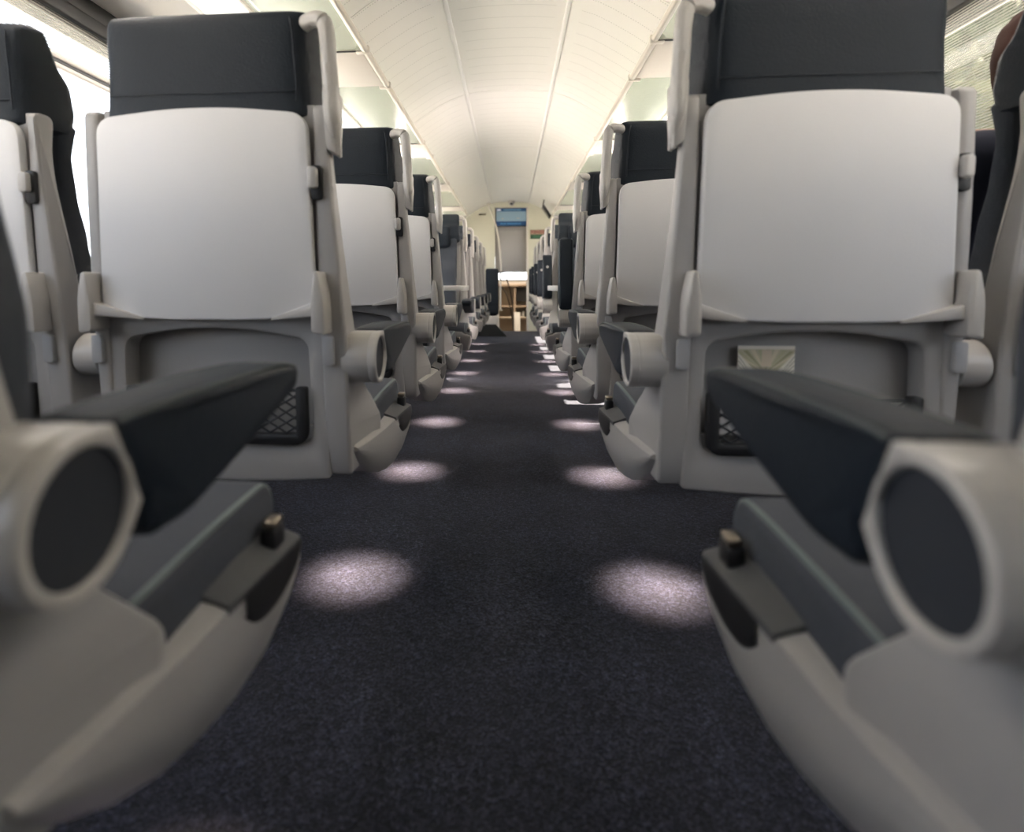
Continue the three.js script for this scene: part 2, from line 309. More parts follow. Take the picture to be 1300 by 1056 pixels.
const PART = {};
{
  const P = PART, sh = g => fin(shear(g));
  // lower back shell with an arched pocket recess, panel behind the tray
  const outline = roundPoly([[-0.238, 0.345, 0.02], [-0.06, 0.322, 0.1], [0.1, 0.322, 0.1], [0.232, 0.332, 0.01], [0.226, 0.66, 0.01], [-0.232, 0.66, 0.01]], 0.02);
  const rec = roundPoly([[-0.196, 0.405, 0.03], [0.198, 0.405, 0.03], [0.192, 0.615, 0.025], [0.07, 0.636, 0.12], [-0.07, 0.636, 0.12], [-0.19, 0.615, 0.025]], 0.03, 6).reverse();
  P.shell = merge([sh(slabXY(outline, -0.022, 0.028, 0.006, [rec])), sh(slabXY([[-0.225, 0.655], [0.225, 0.655], [0.215, 1.07], [-0.215, 1.07]], -0.012, 0.022, 0.003))]);
  P.panel = sh(slabXY([[-0.215, 0.39], [0.215, 0.39], [0.215, 0.65], [-0.215, 0.65]], 0.029, 0.036, 0.001));
  // side frames
  const back = [[lean(0.345) + 0.006, 0.338, 0.012], [lean(0.45) - 0.004, 0.45, 0.05], [lean(0.66) - 0.014, 0.66, 0.05], [lean(0.9) - 0.012, 0.9, 0.05], [lean(1.068) - 0.006, 1.068, 0.018]];
  const aisleProf = roundPoly([...back, [lean(1.07) + 0.046, 1.07, 0.02], [-0.045, 0.95, 0.05], [-0.02, 0.8, 0.05], [0.006, 0.66, 0.05], [0.05, 0.515, 0.04], [0.14, 0.425, 0.02], [0.13, 0.37, 0.02], [0.07, 0.335, 0.02]], 0.02);
  const outX = (y, d) => 0.274 - 0.032 * clamp((y - 0.62) / 0.4) + 0.026 * clamp((0.57 - y) / 0.12) * clamp((d + 0.01) / 0.09) * clamp((y - 0.352) / 0.025);
  { // rebuilt with real bevels: thickness follows outX
    const g = slabDY(aisleProf, 0, 0.048, 0.007, 3);
    P.frameA = fin(mapV(g, v => { v.x = lerp(0.223 - 0.006 * clamp((v.y - 0.6) / 0.4), outX(v.y, -v.z), v.x / 0.048); }));
    const innerProf = roundPoly([...back, [lean(1.07) + 0.04, 1.07, 0.02], [0.0, 0.8, 0.05], [0.03, 0.6, 0.05], [0.06, 0.42, 0.03], [0.05, 0.345, 0.02]], 0.02);
    P.frameI = fin(mapV(slabDY(innerProf, 0, 0.028, 0.006, 3), v => { v.x = -0.246 + v.x - 0.002; }));
    // broad inner frame of the window seat (it turns a wide flank to the aisle)
    P.frameW = fin(mapV(slabDY(aisleProf, 0, 0.048, 0.007, 3), v => { v.x = lerp(0.223 - 0.006 * clamp((v.y - 0.6) / 0.4), outX(v.y, -v.z) - 0.01 * clamp((v.y - 0.8) / 0.2), v.x / 0.048); }));
  }
  // tray
  const trayPts = roundPoly([[-0.218, 0.664, 0.006], [-0.1, 0.654, 0.1], [0.1, 0.654, 0.1], [0.218, 0.664, 0.006], [0.210, 1.046, 0.035], [0.06, 1.061, 0.12], [-0.06, 1.061, 0.12], [-0.210, 1.046, 0.035]], 0.03, 7);
  P.tray = sh(slabXY(trayPts, -0.045, -0.024, 0.004));
  P.hinge = s => {
    const fp = roundPoly([[0.219, 0.632, 0.008], [0.247, 0.628, 0.008], [0.246, 0.70, 0.02], [0.236, 0.748, 0.006], [0.226, 0.748, 0.006], [0.219, 0.69, 0.02]], 0.01, 4);
    const a = slabXY(fp, -0.078, -0.016, 0.006);
    const gp = [[0.215, 0.662], [0.222, 0.662], [0.222, 0.69], [0.212, 0.686], [0.13, 0.658], [0.13, 0.6545]];
    const b = slabXY(gp, -0.068, -0.040, 0.004);
    mapV(b, v => { if (v.x < 0.2) v.z = lerp(0.046, v.z, clamp((v.x - 0.13) / 0.07)); });
    const g = merge([sh(a), sh(b)]);
    if (s < 0) { g.scale(-1, 1, 1); return fin(flip(g)); } return g;
  };
  P.slot = s => sh(slabXY(roundPoly([[s * 0.228, 0.565], [s * 0.25, 0.565], [s * 0.25, 0.622], [s * 0.228, 0.622]].sort((a, b) => 0), 0.006), -0.0405, -0.02, 0.002));
  P.latch = s => ({ recess: sh(slabXY(roundPoly([[s * 0.214, 0.885], [s * 0.236, 0.885], [s * 0.236, 0.95], [s * 0.214, 0.95]], 0.008), -0.041, -0.02, 0.002)),
    knob: sh(slabXY(roundPoly([[s * 0.212, 0.905], [s * 0.231, 0.905], [s * 0.231, 0.945], [s * 0.212, 0.945]], 0.008), -0.056, -0.041, 0.004)) });
  // magazine net: dark frame and crossing cords
  const U = [[-0.186, 0.52], [-0.186, 0.402, 0.03], [0.19, 0.402, 0.03], [0.19, 0.52], [0.168, 0.52], [0.168, 0.425, 0.012], [-0.164, 0.425, 0.012], [-0.164, 0.52]];
  P.netFrame = sh(slabXY(roundPoly(U, 0.006), -0.036, -0.012, 0.005));
  { const list = [], w = 0.034, y0 = 0.425, y1 = 0.512, xa = -0.164, xb = 0.168, sl = 0.62; // slope of cords
    for (const s of [-1, 1]) for (let c = -0.4; c < 0.4; c += w) {
      const x = y => c + s * (y - y0) / sl; let ya = y0, yb = y1, pa = x(ya), pb = x(yb);
      const clipY = X => y0 + (X - c) * sl * s;
      if (Math.max(pa, pb) < xa || Math.min(pa, pb) > xb) continue;
      if (pa < xa) { ya = clipY(xa); pa = xa; } if (pa > xb) { ya = clipY(xb); pa = xb; } if (pb < xa) { yb = clipY(xa); pb = xa; } if (pb > xb) { yb = clipY(xb); pb = xb; }
      if (Math.hypot(pb - pa, yb - ya) < 0.01) continue;
      list.push(fin(shear(new THREE.TubeGeometry(new THREE.LineCurve3(new THREE.Vector3(pa, ya, 0.0235 + s * 0.001), new THREE.Vector3(pb, yb, 0.0235 + s * 0.001)), 1, 0.0022, 5).toNonIndexed()), 1.2));
    }
    list.push(fin(shear(new THREE.TubeGeometry(new THREE.LineCurve3(new THREE.Vector3(xa, y1, 0.0235), new THREE.Vector3(xb, y1, 0.0235)), 1, 0.0032, 6).toNonIndexed()), 1.2));
    P.net = merge(list); }
  // headrest and back cushion
  P.head = fin(cushion(1.04, 1.256, 22, y => 0.207 - 0.012 * clamp((y - 1.06) / 0.2), y => -0.088 - 0.012 * clamp((y - 1.06) / 0.14) + 0.05 * clamp((y - 1.225) / 0.05) ** 2, y => interp(FRONT, y), y => 0.03 * clamp((1.2 - y) / 0.1), 7, 0.016, 0.10), 0.9);
  P.headSeams = [tube([[0.188, 1.072, 0.0895], [0.185, 1.15, 0.0955], [0.178, 1.225, 0.098], [0.165, 1.245, 0.083]], 0.0022, 14, 6), tube([[-0.19, 1.092, 0.0902], [0, 1.092, 0.0912], [0.19, 1.092, 0.0902]], 0.0016, 8, 5)];
  P.cushBack = fin(cushion(0.44, 1.078, 40, y => 0.212, y => lean(y) + 0.075, y => interp(FRONT, y), y => 0.03, 7, 0.012, 0.075), 0.9);
  P.cushBackA = fin(cushion(0.44, 1.078, 40, y => 0.200, y => lean(y) + 0.075, y => interp(FRONT, y), y => 0.03, 6, 0.012, 0), 0.9);
  P.headPad = fin(cushion(1.0, 1.17, 14, y => 0.15, y => interp(FRONT, y) - 0.06, y => interp(FRONT, y) + 0.012, y => 0.02, 4, 0.025), 0.9);
  // seat cushion
  const cp = roundPoly([[0.09, 0.385, 0.01], [0.33, 0.378, 0.03], [0.378, 0.388, 0.03], [0.391, 0.435, 0.03], [0.368, 0.476, 0.028], [0.2, 0.466, 0.1], [0.09, 0.457, 0.01]], 0.02, 6);
  P.seat = fin(mapV(slabDY(cp, -0.212, 0.291, 0.012, 4), v => { if (v.y > 0.44) v.y += 0.016 * (1 - ((v.x - 0.04) / 0.256) ** 2); }), 0.9);
  const pip = [[0.10, 0.4580], [0.2, 0.4660], [0.33, 0.4720], [0.358, 0.4705], [0.375, 0.458], [0.384, 0.435], [0.374, 0.395]];
  P.seatPiping = merge([tube(pip.map(([d, y]) => [0.2845, y, -d]), 0.0038, 30, 6)]);
  // skirt
  { const rings = SK.map(([d]) => { const r = []; for (let k = 0; k <= 8; k++) r.push(skOuter(d, k / 8)); const [, xt, yt, yb] = skAt(d); const up = 0.022 + 0.02 * clamp(1 - d / 0.16); r.push([xt - 0.07, yb + 0.002, -d], [xt - 0.13, yb + 0.02, -d], [xt - 0.13, yt + up + 0.004, -d], [xt - 0.055, yt + up, -d], [xt - 0.035, yt + up * 0.45, -d], [xt - 0.016, yt + 0.006, -d], [xt - 0.004, yt + 0.002, -d]); return r; });
    P.skirt = fin(flip(skin(rings)), 0.8); }
  { // dark cover on the skirt: top slab and a tongue that hangs over the outer face
    const rings = []; for (let d = 0.205; d <= 0.3871; d += 0.013) { const [, xt, yt] = skAt(d); rings.push([[xt + 0.0015, yt + 0.0045, -d], [xt + 0.0022, yt - 0.003, -d], [xt - 0.125, yt + 0.016, -d], [xt - 0.125, yt + 0.032, -d], [xt - 0.055, yt + 0.0275, -d], [xt - 0.03, yt + 0.0155, -d]]); }
    const tp = [], n = 14, q = (i, j, o) => { const d = lerp(0.232, 0.383, i / n), u = 1 - Math.abs((i / n - 0.45) / 0.55) ** 3, p = skOuter(d, j / 5 * (0.02 + 0.40 * clamp(u))); return [p[0] + o, p[1], p[2]]; };
    for (let i = 0; i < n; i++) for (let j = 0; j < 5; j++) { const o = 0.0025, a = q(i, j, o), b = q(i + 1, j, o), c = q(i + 1, j + 1, j === 4 ? -0.001 : o), e = q(i, j + 1, j === 4 ? -0.001 : o); tp.push(...a, ...e, ...c, ...a, ...c, ...b); }
    const tg = new THREE.BufferGeometry(); tg.setAttribute('position', new THREE.Float32BufferAttribute(tp, 3));
    P.cover = fin(skin(rings), 0.5); P.tongue = fin(flip(tg), 0.8); }
  P.catchBody = rbox(0.299, 0.318, 0.404, 0.432, -0.350, -0.318, 0.004); P.catchTop = rbox(0.300, 0.317, 0.4325, 0.442, -0.347, -0.321, 0.003);
  // armrest
  const ap = roundPoly([[0.0595, 0.567, 0.004], [0.030, 0.630, 0.008], [0.12, 0.634, 0.1], [0.33, 0.630, 0.05], [0.372, 0.622, 0.016], [0.366, 0.592, 0.016], [0.25, 0.560, 0.1], [0.125, 0.529, 0.02], [0.070, 0.531, 0.010]], 0.01, 6);
  P.arm = fin(slabDY(ap, 0.262, 0.329, 0.011, 4), 0.9);
  P.armSeams = ([0.2655, 0.3255].map(x => tube([[x, 0.6265, -0.036], [x, 0.6285, -0.06], [x, 0.6305, -0.12], [x, 0.6275, -0.32], [x, 0.620, -0.36]], 0.0022, 26, 6)));
  P.plug = fin(new THREE.CylinderGeometry(0.010, 0.010, 0.004, 20).translate(0.2955, 0.5675, -0.285).toNonIndexed(), 0.5);
  const hp = []; for (let k = 0; k <= 30; k++) { const a = lerp(Math.PI * 0.5, Math.PI * 1.82, k / 30); hp.push([0.052 * Math.cos(a), 0.576 + 0.052 * Math.sin(a)]); }
  hp.push([0.056, 0.567], [0.026, 0.628]);
  const ringHole = []; for (let k = 0; k < 32; k++) { const a = -k / 32 * Math.PI * 2; ringHole.push([0.043 * Math.cos(a), 0.576 + 0.043 * Math.sin(a)]); }
  const rs = shape(hp); rs.holes.push(new THREE.Path(ringHole.map(p => new THREE.Vector2(...p))));
  const rg = new THREE.ExtrudeGeometry(rs, { depth: 0.012, bevelEnabled: true, bevelThickness: 0.003, bevelSize: 0.003, bevelOffset: -0.003, bevelSegments: 2 }); rg.translate(0, 0, 0.316); mapV(rg, v => v.set(v.z, v.y, -v.x));
  P.pivot = merge([fin(slabDY(hp, 0.262, 0.3135, 0.001), 0.7), fin(rg, 0.7)]);
  P.pivotPad = fin(mapV(new THREE.CylinderGeometry(0.0438, 0.0438, 0.012, 40).toNonIndexed(), v => v.set(0.3195 + v.y, 0.576 + v.x, v.z)), 0.5);
  P.barrel = fin(mapV(new THREE.CylinderGeometry(0.044, 0.044, 0.05, 32).toNonIndexed(), v => v.set(0.303 + v.y, 0.576 + v.x, v.z)), 0.5);
  P.barrelRim = fin(mapV(new THREE.TorusGeometry(0.044, 0.004, 8, 40).toNonIndexed(), v => v.set(0.328 + v.z, 0.576 + v.x, v.y)), 1.2);
  // grab handle: bar beside the headrest, spear-shaped foot on the side frame
  { const c = new THREE.CatmullRomCurve3([[0.262, 0.972, 0.055], [0.259, 1.0, 0.066], [0.254, 1.06, 0.078], [0.250, 1.14, 0.088], [0.2475, 1.195, 0.094], [0.240, 1.222, 0.092], [0.220, 1.229, 0.086], [0.19, 1.222, 0.076]].map(p => new THREE.Vector3(...p)));
    const n = 60, fr = c.computeFrenetFrames(n, false), rings = [];
    for (let i = 0; i <= n; i++) { const u = i / n, p = c.getPointAt(u), rx = lerp(0.003, 0.0155, clamp(u / 0.22)), rz = lerp(0.006, 0.0155, clamp(u / 0.14)) + 0.012 * Math.exp(-(((u - 0.24) / 0.12) ** 2)), ring = [];
      const T = fr.tangents[i], ax = Math.abs(T.x) < 0.7 ? new THREE.Vector3(1, 0, 0) : new THREE.Vector3(0, -1, 0); const A = ax.clone().addScaledVector(T, -ax.dot(T)).normalize(), B = new THREE.Vector3().crossVectors(T, A);
      const back = clamp((u - 0.6) / 0.2); 
      for (let k = 0; k < 16; k++) { const a = k / 16 * Math.PI * 2; const q = p.clone().addScaledVector(A, rx * Math.cos(a)).addScaledVector(B, lerp(rz, 0.014, back) * Math.sin(a)); ring.push([q.x, q.y, q.z]); }
      rings.push(ring); }
    P.handle = fin(skin(rings), 1.0); 
    P.handleFoot = fin(shear(slabXY(roundPoly([[0.236, 0.985, 0.004], [0.262, 0.972, 0.004], [0.268, 1.09, 0.01], [0.236, 1.1, 0.01]], 0.006), -0.028, 0.012, 0.006)), 0.7); }
  P.lampBody = rbox(0.214, 0.262, 0.296, 0.318, -0.29, -0.21, 0.006);
  P.lampLens = fin(new THREE.CylinderGeometry(0.014, 0.014, 0.006, 20).translate(0.24, 0.2935, -0.25).toNonIndexed(), 0.5);
  P.bracket = rbox(-0.238, 0.16, 0.345, 0.392, -0.24, -0.10, 0.008);
  P.leg = merge([rbox(-0.10, -0.04, 0.012, 0.345, -0.21, -0.13, 0.01), rbox(-0.14, 0.0, 0.0, 0.014, -0.27, -0.07, 0.004)]);
}
const mirrored = new Map();
const mir = g => { if (!mirrored.has(g)) { const c = g.clone(); c.scale(-1, 1, 1); mirrored.set(g, fin(flip(c), 0.8)); } return mirrored.get(g); };
const cache = {};
const once = (k, f) => cache[k] ??= f();
// window: seat by the window; m: aisle lies on the local -x side; raised: armrest folded up
function makeSeat(window, m, raised, plug) {
  const o = new THREE.Group(), G = g => m ? mir(g) : g, P = PART;
  mesh('back_shell', G(P.shell), M.shell, o);
  mesh('pocket_panel', G(P.panel), M.shell, o);
  mesh('side_frame', G(window ? P.frameW : P.frameA), M.shell, o);
  mesh('side_frame', G(P.frameI), M.shell, o);
  const tray = mesh('tray_table', G(P.tray), M.tray, o);
  for (const s of [-1, 1]) mesh('hinge_arm', G(once('hinge' + s, () => P.hinge(s))), M.light, tray);
  for (const s of [-1, 1]) mesh('hinge_cover', G(once('slot' + s, () => P.slot(s))), M.slot, o);
  const ks = m ? -1 : 1, la = once('latch' + ks, () => P.latch(ks));
  const rc = mesh('latch_recess', G(la.recess), M.black, o); mesh('latch_knob', G(la.knob), M.light, rc);
  const nf = mesh('pocket_frame', G(P.netFrame), M.black, o); mesh('pocket_net', G(P.net), M.cord, nf);
  const hd = mesh('headrest', G(P.head), M.leather, o); P.headSeams.forEach(g => mesh('seam', G(g), M.leather, hd)); mesh('head_pad', G(P.headPad), M.leather, hd);
  mesh('backrest', G(window ? P.cushBack : P.cushBackA), M.backCloth, o);
  const sc = mesh('seat_cushion', G(P.seat), M.fabric, o); mesh('piping', G(P.seatPiping), M.piping, sc);
  mesh('seat_beam', G(P.bracket), M.dark, o);
  const turned = (g, key) => once(key + m, () => { const c = g.clone(); c.translate(0, -0.576, 0); c.rotateX(1.5); c.translate(0, 0.576, 0); return m ? mir(c) : c; });
  if (!window) {
    const sk = mesh('side_skirt', G(P.skirt), M.shell, o); mesh('skirt_cover', G(P.cover), M.midgrey, sk); mesh('cover_tongue', G(P.tongue), M.black, sk);
    const ct = mesh('belt_catch', G(P.catchBody), M.black, o); mesh('catch_button', G(P.catchTop), M.brass, ct);
    const pv = mesh('armrest_pivot', raised ? turned(P.pivot, 'pivot') : G(P.pivot), M.light, o); mesh('pivot_pad', G(P.pivotPad), M.pad, pv);
    const h = mesh('grab_handle', G(P.handle), M.light, o); mesh('handle_foot', G(P.handleFoot), M.light, h);
    const lb = mesh('floor_light', G(P.lampBody), M.dark, o); mesh('lens', G(P.lampLens), M.bulb, lb);
  } else {
    const pv = mesh('armrest_pivot', G(P.barrel), M.light, o); mesh('pivot_rim', G(P.barrelRim), M.shell, pv);
    mesh('leg', G(P.leg), M.dark, o);
  }
  const ar = mesh('armrest', raised ? turned(P.arm, 'arm') : G(P.arm), M.leather, o); P.armSeams.forEach((g, i) => mesh('seam', raised ? turned(g, 'seam' + i) : G(g), M.armSeam, ar));
  if (plug) mesh('plug', turned(P.plug, 'plug'), M.light, ar);
  return o;
}
const protos = {};
function placeSeat(side, window, facing, depth, label, group, raised = false) {
  const m = (side < 0) === facing, key = [window, m, raised, raised && facing].join();
  const first = !protos[key]; protos[key] ??= makeSeat(window, m, raised, raised && facing);
  const o = first ? protos[key] : protos[key].clone();
  o.name = numbered(window ? 'window_seat' : 'aisle_seat');
  o.position.set(side * (window ? 1.159 : 0.575), 0, -depth); o.rotation.set(0, facing ? Math.PI : 0, 0);
  tag(o, label, 'seat', group); scene.add(o);
  if (!window) { // the little lamp under the skirt
    const L = new THREE.SpotLight(0xffe2d2, 4.4, 1.2, 0.57, 1, 2); L.name = 'floor_light_beam';
    const x = side * 0.335, z = -depth - (facing ? -0.25 : 0.25);
    L.position.set(x, 0.285, z); L.target.position.set(side * 0.362, 0, z); L.castShadow = true; L.shadow.radius = 2.5; scene.add(L, L.target);
  }
  return o;
}
const ROW = k => 0.339 + 0.82 * k, FACE = j => 4.22 + 0.81 * j;
const ord = ['at the bay table', 'one row behind the bay table', 'two rows behind the bay table', 'three rows behind the bay table'];
const ordF = ['at the bay table', 'second row past bay table', 'third row past bay table', 'fourth row past bay table', 'row next to the stairs'];
for (const s of [-1, 1]) {
  const side = s < 0 ? 'handrail side' : 'safety sign side';
  for (let k = 0; k < 4; k++) {
    const up = s > 0 && k === 3;
    placeSeat(s, false, false, ROW(k), s > 0 && k === 1 ? 'grey aisle seat with a leaflet in its back net, safety sign side' :
      'grey aisle seat with folded tray' + (up ? ' and raised armrest, ' : ', ') + ord[3 - k] + ', ' + side, 'aisle seats facing the stairs', up);
    if (k) placeSeat(s, true, false, ROW(k), s > 0 && k === 1 ? 'grey window seat with a person sitting in it' : 'grey window seat with folded tray, ' + ord[3 - k] + ', ' + side, 'window seats facing the stairs');
  }
  for (let j = 0; j < 5; j++) {
    placeSeat(s, false, true, FACE(j), 'dark aisle seat backing the stairs, ' + (s > 0 ? 'raised armrest, ' : '') + ordF[j] + ', ' + side, 'aisle seats with backs to the stairs', s > 0);
    placeSeat(s, true, true, FACE(j), 'dark window seat backing the stairs, ' + ordF[j] + ', ' + side, 'window seats with backs to the stairs');
  }
  // bay table
  const z = -3.52, t = thing('bay_table', 'narrow white bay table fixed to the window wall, ' + side, 'table', [s * 0.85, 0, z]);
  const pts = roundPoly([[-s * 0.60, -0.24], [-s * 0.60, 0.24], [s * 0.598, 0.24], [s * 0.598, -0.24]], 0.05, 6);
  const sg = new THREE.ExtrudeGeometry(shape(s > 0 ? pts.slice().reverse() : pts), { depth: 0.022, bevelEnabled: true, bevelThickness: 0.004, bevelSize: 0.004, bevelOffset: -0.004, bevelSegments: 2 });
  sg.rotateX(-Math.PI / 2); sg.translate(0, 0.698, 0); mesh('table_top', fin(sg), M.table, t);
  const b0 = s > 0 ? 0.3 : -0.598, b1 = s > 0 ? 0.598 : -0.3; mesh('wall_bracket', rbox(b0, b1, 0.64, 0.697, -0.03, 0.03, 0.006), M.shell, t);
  mesh('table_leg', tube([[s * 0.2, 0.0, 0], [s * 0.22, 0.4, 0], [s * 0.3, 0.66, 0]], 0.018, 12, 10), M.shell, t);
}

// ---------------------------------------------------------------- far end: end wall, bulkhead, stairwell
{
  const zW = -9.62, list = [box(-1.55, -0.25, -2.3, 2.25, zW - 0.06, zW), box(0.275, 1.55, -2.3, 2.25, zW - 0.06, zW), box(-0.25, 0.275, 2.03, 2.25, zW - 0.06, zW)];
  struct('wall_front', merge(list), M.endwall);
  struct('trim_7', rbox(0.272, 0.30, -0.6, 2.03, zW - 0.03, zW + 0.012, 0.005), M.soffit);
  const bulk = struct('bulkhead', merge([rbox(-0.249, 0.274, 0.955, 2.03, zW - 0.16, zW - 0.10, 0.006)]), M.shell);
  bulk.name = 'wall_bulkhead';
  mesh('panel', rbox(-0.18, 0.245, 1.0, 1.64, zW - 0.1005, zW - 0.092, 0.004), M.shell, bulk);
  mesh('panel', rbox(-0.24, 0.262, 1.665, 1.70, zW - 0.1005, zW - 0.09, 0.004), M.shell, bulk);
  // stairwell: steps down, lower floor, back wall with a window band
  for (let i = 0; i < 6; i++) struct('stair_step', box(-0.45, 1.0, -0.21 * (i + 1) - 0.08, -0.21 * (i + 1), -ZE - 0.26 * (i + 1) - 0.01, -ZE - 0.26 * i), M.carpet).name = numbered('stair_step');
  struct('floor_lower', box(-1.55, 1.55, -2.35, -2.25, -ZX, -ZE + 0.2), M.carpet);
  struct('wall_stair', box(-1.55, 1.55, -2.3, -0.12, -ZE, -ZE + 0.06), M.wall);
  struct('wall_end', merge([box(-1.55, 1.55, -2.3, 0.845, -ZX, -ZX + 0.08), box(-1.55, 1.55, 1.35, 2.25, -ZX, -ZX + 0.08), box(-1.55, -0.9, 0.845, 1.35, -ZX, -ZX + 0.08), box(0.9, 1.55, 0.845, 1.35, -ZX, -ZX + 0.08)]), M.wall);
  const we = struct('window_11', merge([box(-0.9, 0.9, 0.84, 0.86, -ZX + 0.02, -ZX + 0.1), box(-0.9, 0.9, 1.335, 1.35, -ZX + 0.02, -ZX + 0.1)]), M.header);
  mesh('pane', box(-0.9, 0.9, 0.86, 1.335, -ZX + 0.04, -ZX + 0.045), M.glass, we);
}
{
  const wood = std([0.34, 0.26, 0.19], 0.55, { bumpMap: grainTex, bumpScale: 0.0004 }), tan = std([0.50, 0.42, 0.33], 0.6);
  const c = thing('service_cabinet', 'brown wooden cabinet with open shelves down the stairwell', 'cabinet', [0.1, -2.25, -11.6]);
  mesh('top', rbox(-0.55, 0.45, 2.96, 3.02, -0.2, 0.24, 0.008), wood, c);
  mesh('back_panel', box(-0.5, 0.4, 0.0, 2.96, -0.2, -0.15), tan, c);
  for (const x of [-0.5, -0.03, 0.36]) mesh('upright', rbox(x, x + 0.04, 0, 2.96, -0.149, 0.2, 0.005), wood, c);
  for (const y of [0.2, 0.9, 1.9, 2.33, 2.55]) mesh('shelf', rbox(-0.459, 0.359, y, y + 0.04, -0.149, 0.19, 0.004), y > 2.5 ? wood : tan, c);
  mesh('dark_panel', rbox(0.02, 0.35, 2.67, 2.95, -0.149, 0.12, 0.005), M.dark, c);
  const cols = [[0.03, 0.03, 0.035], [0.05, 0.03, 0.02], [0.6, 0.6, 0.58], [0.04, 0.05, 0.04], [0.5, 0.16, 0.07], [0.2, 0.2, 0.2]];
  for (let i = 0; i < 6; i++) {
    const r = 0.026, h = 0.12, g = new THREE.LatheGeometry([[0.001, 0], [r, 0], [r, h * 0.6], [r * 0.4, h * 0.8], [r * 0.4, h], [0.001, h]].map(p => new THREE.Vector2(...p)), 16);
    const b = mesh(numbered('bottle'), fin(g), std(cols[i], 0.35), scene); b.position.set(0.135 + i * 0.058, -2.25 + 2.371, -11.5);
    tag(b, ['black bottle', 'dark brown bottle', 'white bottle', 'dark green bottle', 'orange bottle', 'grey bottle'][i] + ' on the cabinet shelf down the stairwell', 'bottle', 'bottles on the cabinet shelf');
  }
  const d = thing('door_leaf', 'white panel standing at the foot of the stairs', 'panel', [0.13, -2.25, -11.2]);
  mesh('leaf', rbox(-0.055, 0.055, 0, 2.47, -0.015, 0.015, 0.005), std([0.82, 0.8, 0.76], 0.5), d);
  mesh('edge_strip', rbox(0.0555, 0.067, 0, 2.47, -0.012, 0.012, 0.003), M.rail, d);
}
{ // ceiling lamp of the stairwell
  const l = thing('stairwell_lamp', 'flat warm ceiling lamp over the stairwell', 'ceiling light', [0.1, 1.6, -10.8]);
  mesh('diffuser', rbox(-0.3, 0.3, 0.0, 0.02, -0.5, 0.5, 0.006), M.lamp, l); mesh('housing', rbox(-0.33, 0.33, 0.0205, 0.05, -0.53, 0.53, 0.006), M.soffit, l);
  mesh('stem', rbox(-0.03, 0.03, 0.0505, 0.65, -0.03, 0.03, 0.006), M.soffit, l);
  const r = new THREE.RectAreaLight(0xffe8d0, 15, 0.58, 0.98); r.position.set(0.1, 1.59, -10.8); r.lookAt(0.1, 0, -10.8); scene.add(r);
}
{ // parapet beside the stairs, handrails
  const p = thing('stair_parapet', 'beige parapet panel sloping down along the stairs', 'panel', [-0.2, 0, -9.3]);
  const pts = [[-0.62, 0.0], [-0.62, 0.33], [0.1, 0.33], [0.95, -0.30], [0.95, -0.95], [0.06, -0.95], [0.06, 0.0]];
  mesh('board', fin(slabDY(roundPoly(pts, 0.02), -0.02, 0.02, 0.005)), M.soffit, p);
  mesh('cap_rail', tube([[0.0, 0.335, 0.6], [0, 0.335, -0.1], [0, 0.02, -0.53], [0, -0.29, -0.95]], 0.014, 30, 8), M.rail, p);

  const h = thing('grab_pole', 'tall curved beige grab pole rising from the parapet to the ceiling', 'handrail', [-0.15, 0.33, -9.2]);
  mesh('pole', tube([[0, 0.0, 0], [0, 0.4, 0], [0.005, 0.72, -0.01], [-0.02, 1.05, -0.05], [-0.085, 1.4, -0.12], [-0.2, 1.72, -0.2]], 0.0145, 40, 10), M.rail, h);
  mesh('foot_flange', fin(new THREE.CylinderGeometry(0.03, 0.034, 0.016, 20).translate(0, 0.012, 0).toNonIndexed(), 0.5), M.rail, h);
  mesh('ceiling_flange', fin(new THREE.CylinderGeometry(0.03, 0.03, 0.016, 20).rotateX(0.6).translate(-0.2, 1.725, -0.2).toNonIndexed(), 0.5), M.rail, h);
  mesh('clamp', rbox(-0.06, 0.02, 0.60, 0.622, -0.02, 0.02, 0.006), M.dark, h);
  for (const [i, y0] of [[0, 0.62], [1, 0.36]]) {
    const r = thing('stair_handrail', (i ? 'lower' : 'upper') + ' dark curved handrail dropping beside the stairs', 'handrail', [-0.12, y0 + 0.33, -9.24], 'stair handrails');
    mesh('rail', tube([[0, 0, 0], [0.045, -0.06, -0.05], [0.1, -0.22, -0.12], [0.15, -0.45, -0.2], [0.175, -0.72, -0.28], [0.178, -0.95 - i * 0.1, -0.36]], 0.011, 40, 8), std([0.10, 0.075, 0.055], 0.35, { metalness: 0.6 }), r);
    mesh('bracket', rbox(-0.02, 0.012, -0.012, 0.012, -0.012, 0.03, 0.004), M.dark, r);
  }
  // tip-up seat before the parapet, on a low carpeted plinth
  const t = thing('tip_up_seat', 'dark folded tip-up seat standing against the parapet', 'seat', [-0.26, 0.0, -8.5]);
  mesh('backrest', fin(cushion(0.42, 0.98, 24, () => 0.095, () => -0.06, () => 0.0, () => 0, 6, 0.02), 0.9), M.leather, t);
  mesh('folded_cushion', fin(mapV(cushion(0.29, 0.62, 20, () => 0.097, () => 0.0, y => 0.06, () => 0, 3.2, 0.05), v => { v.z = -v.z + 0.0; }), 0.9), M.leather, t);
  mesh('base', rbox(-0.095, 0.095, 0.0, 0.285, -0.06, 0.05, 0.01), M.soffit, t);
  const pl = thing('carpeted_plinth', 'low dark carpeted plinth in front of the tip-up seat', 'plinth', [-0.42, 0, -8.35]);
  mesh('body', fin(slabXY([[-0.2, 0.0], [0.38, 0.0], [0.22, 0.17], [-0.2, 0.17]], -0.06, 0.05, 0.004)), std([0.02, 0.021, 0.022], 0.95, { bumpMap: carpetBump, bumpScale: 0.003 }), pl);
}
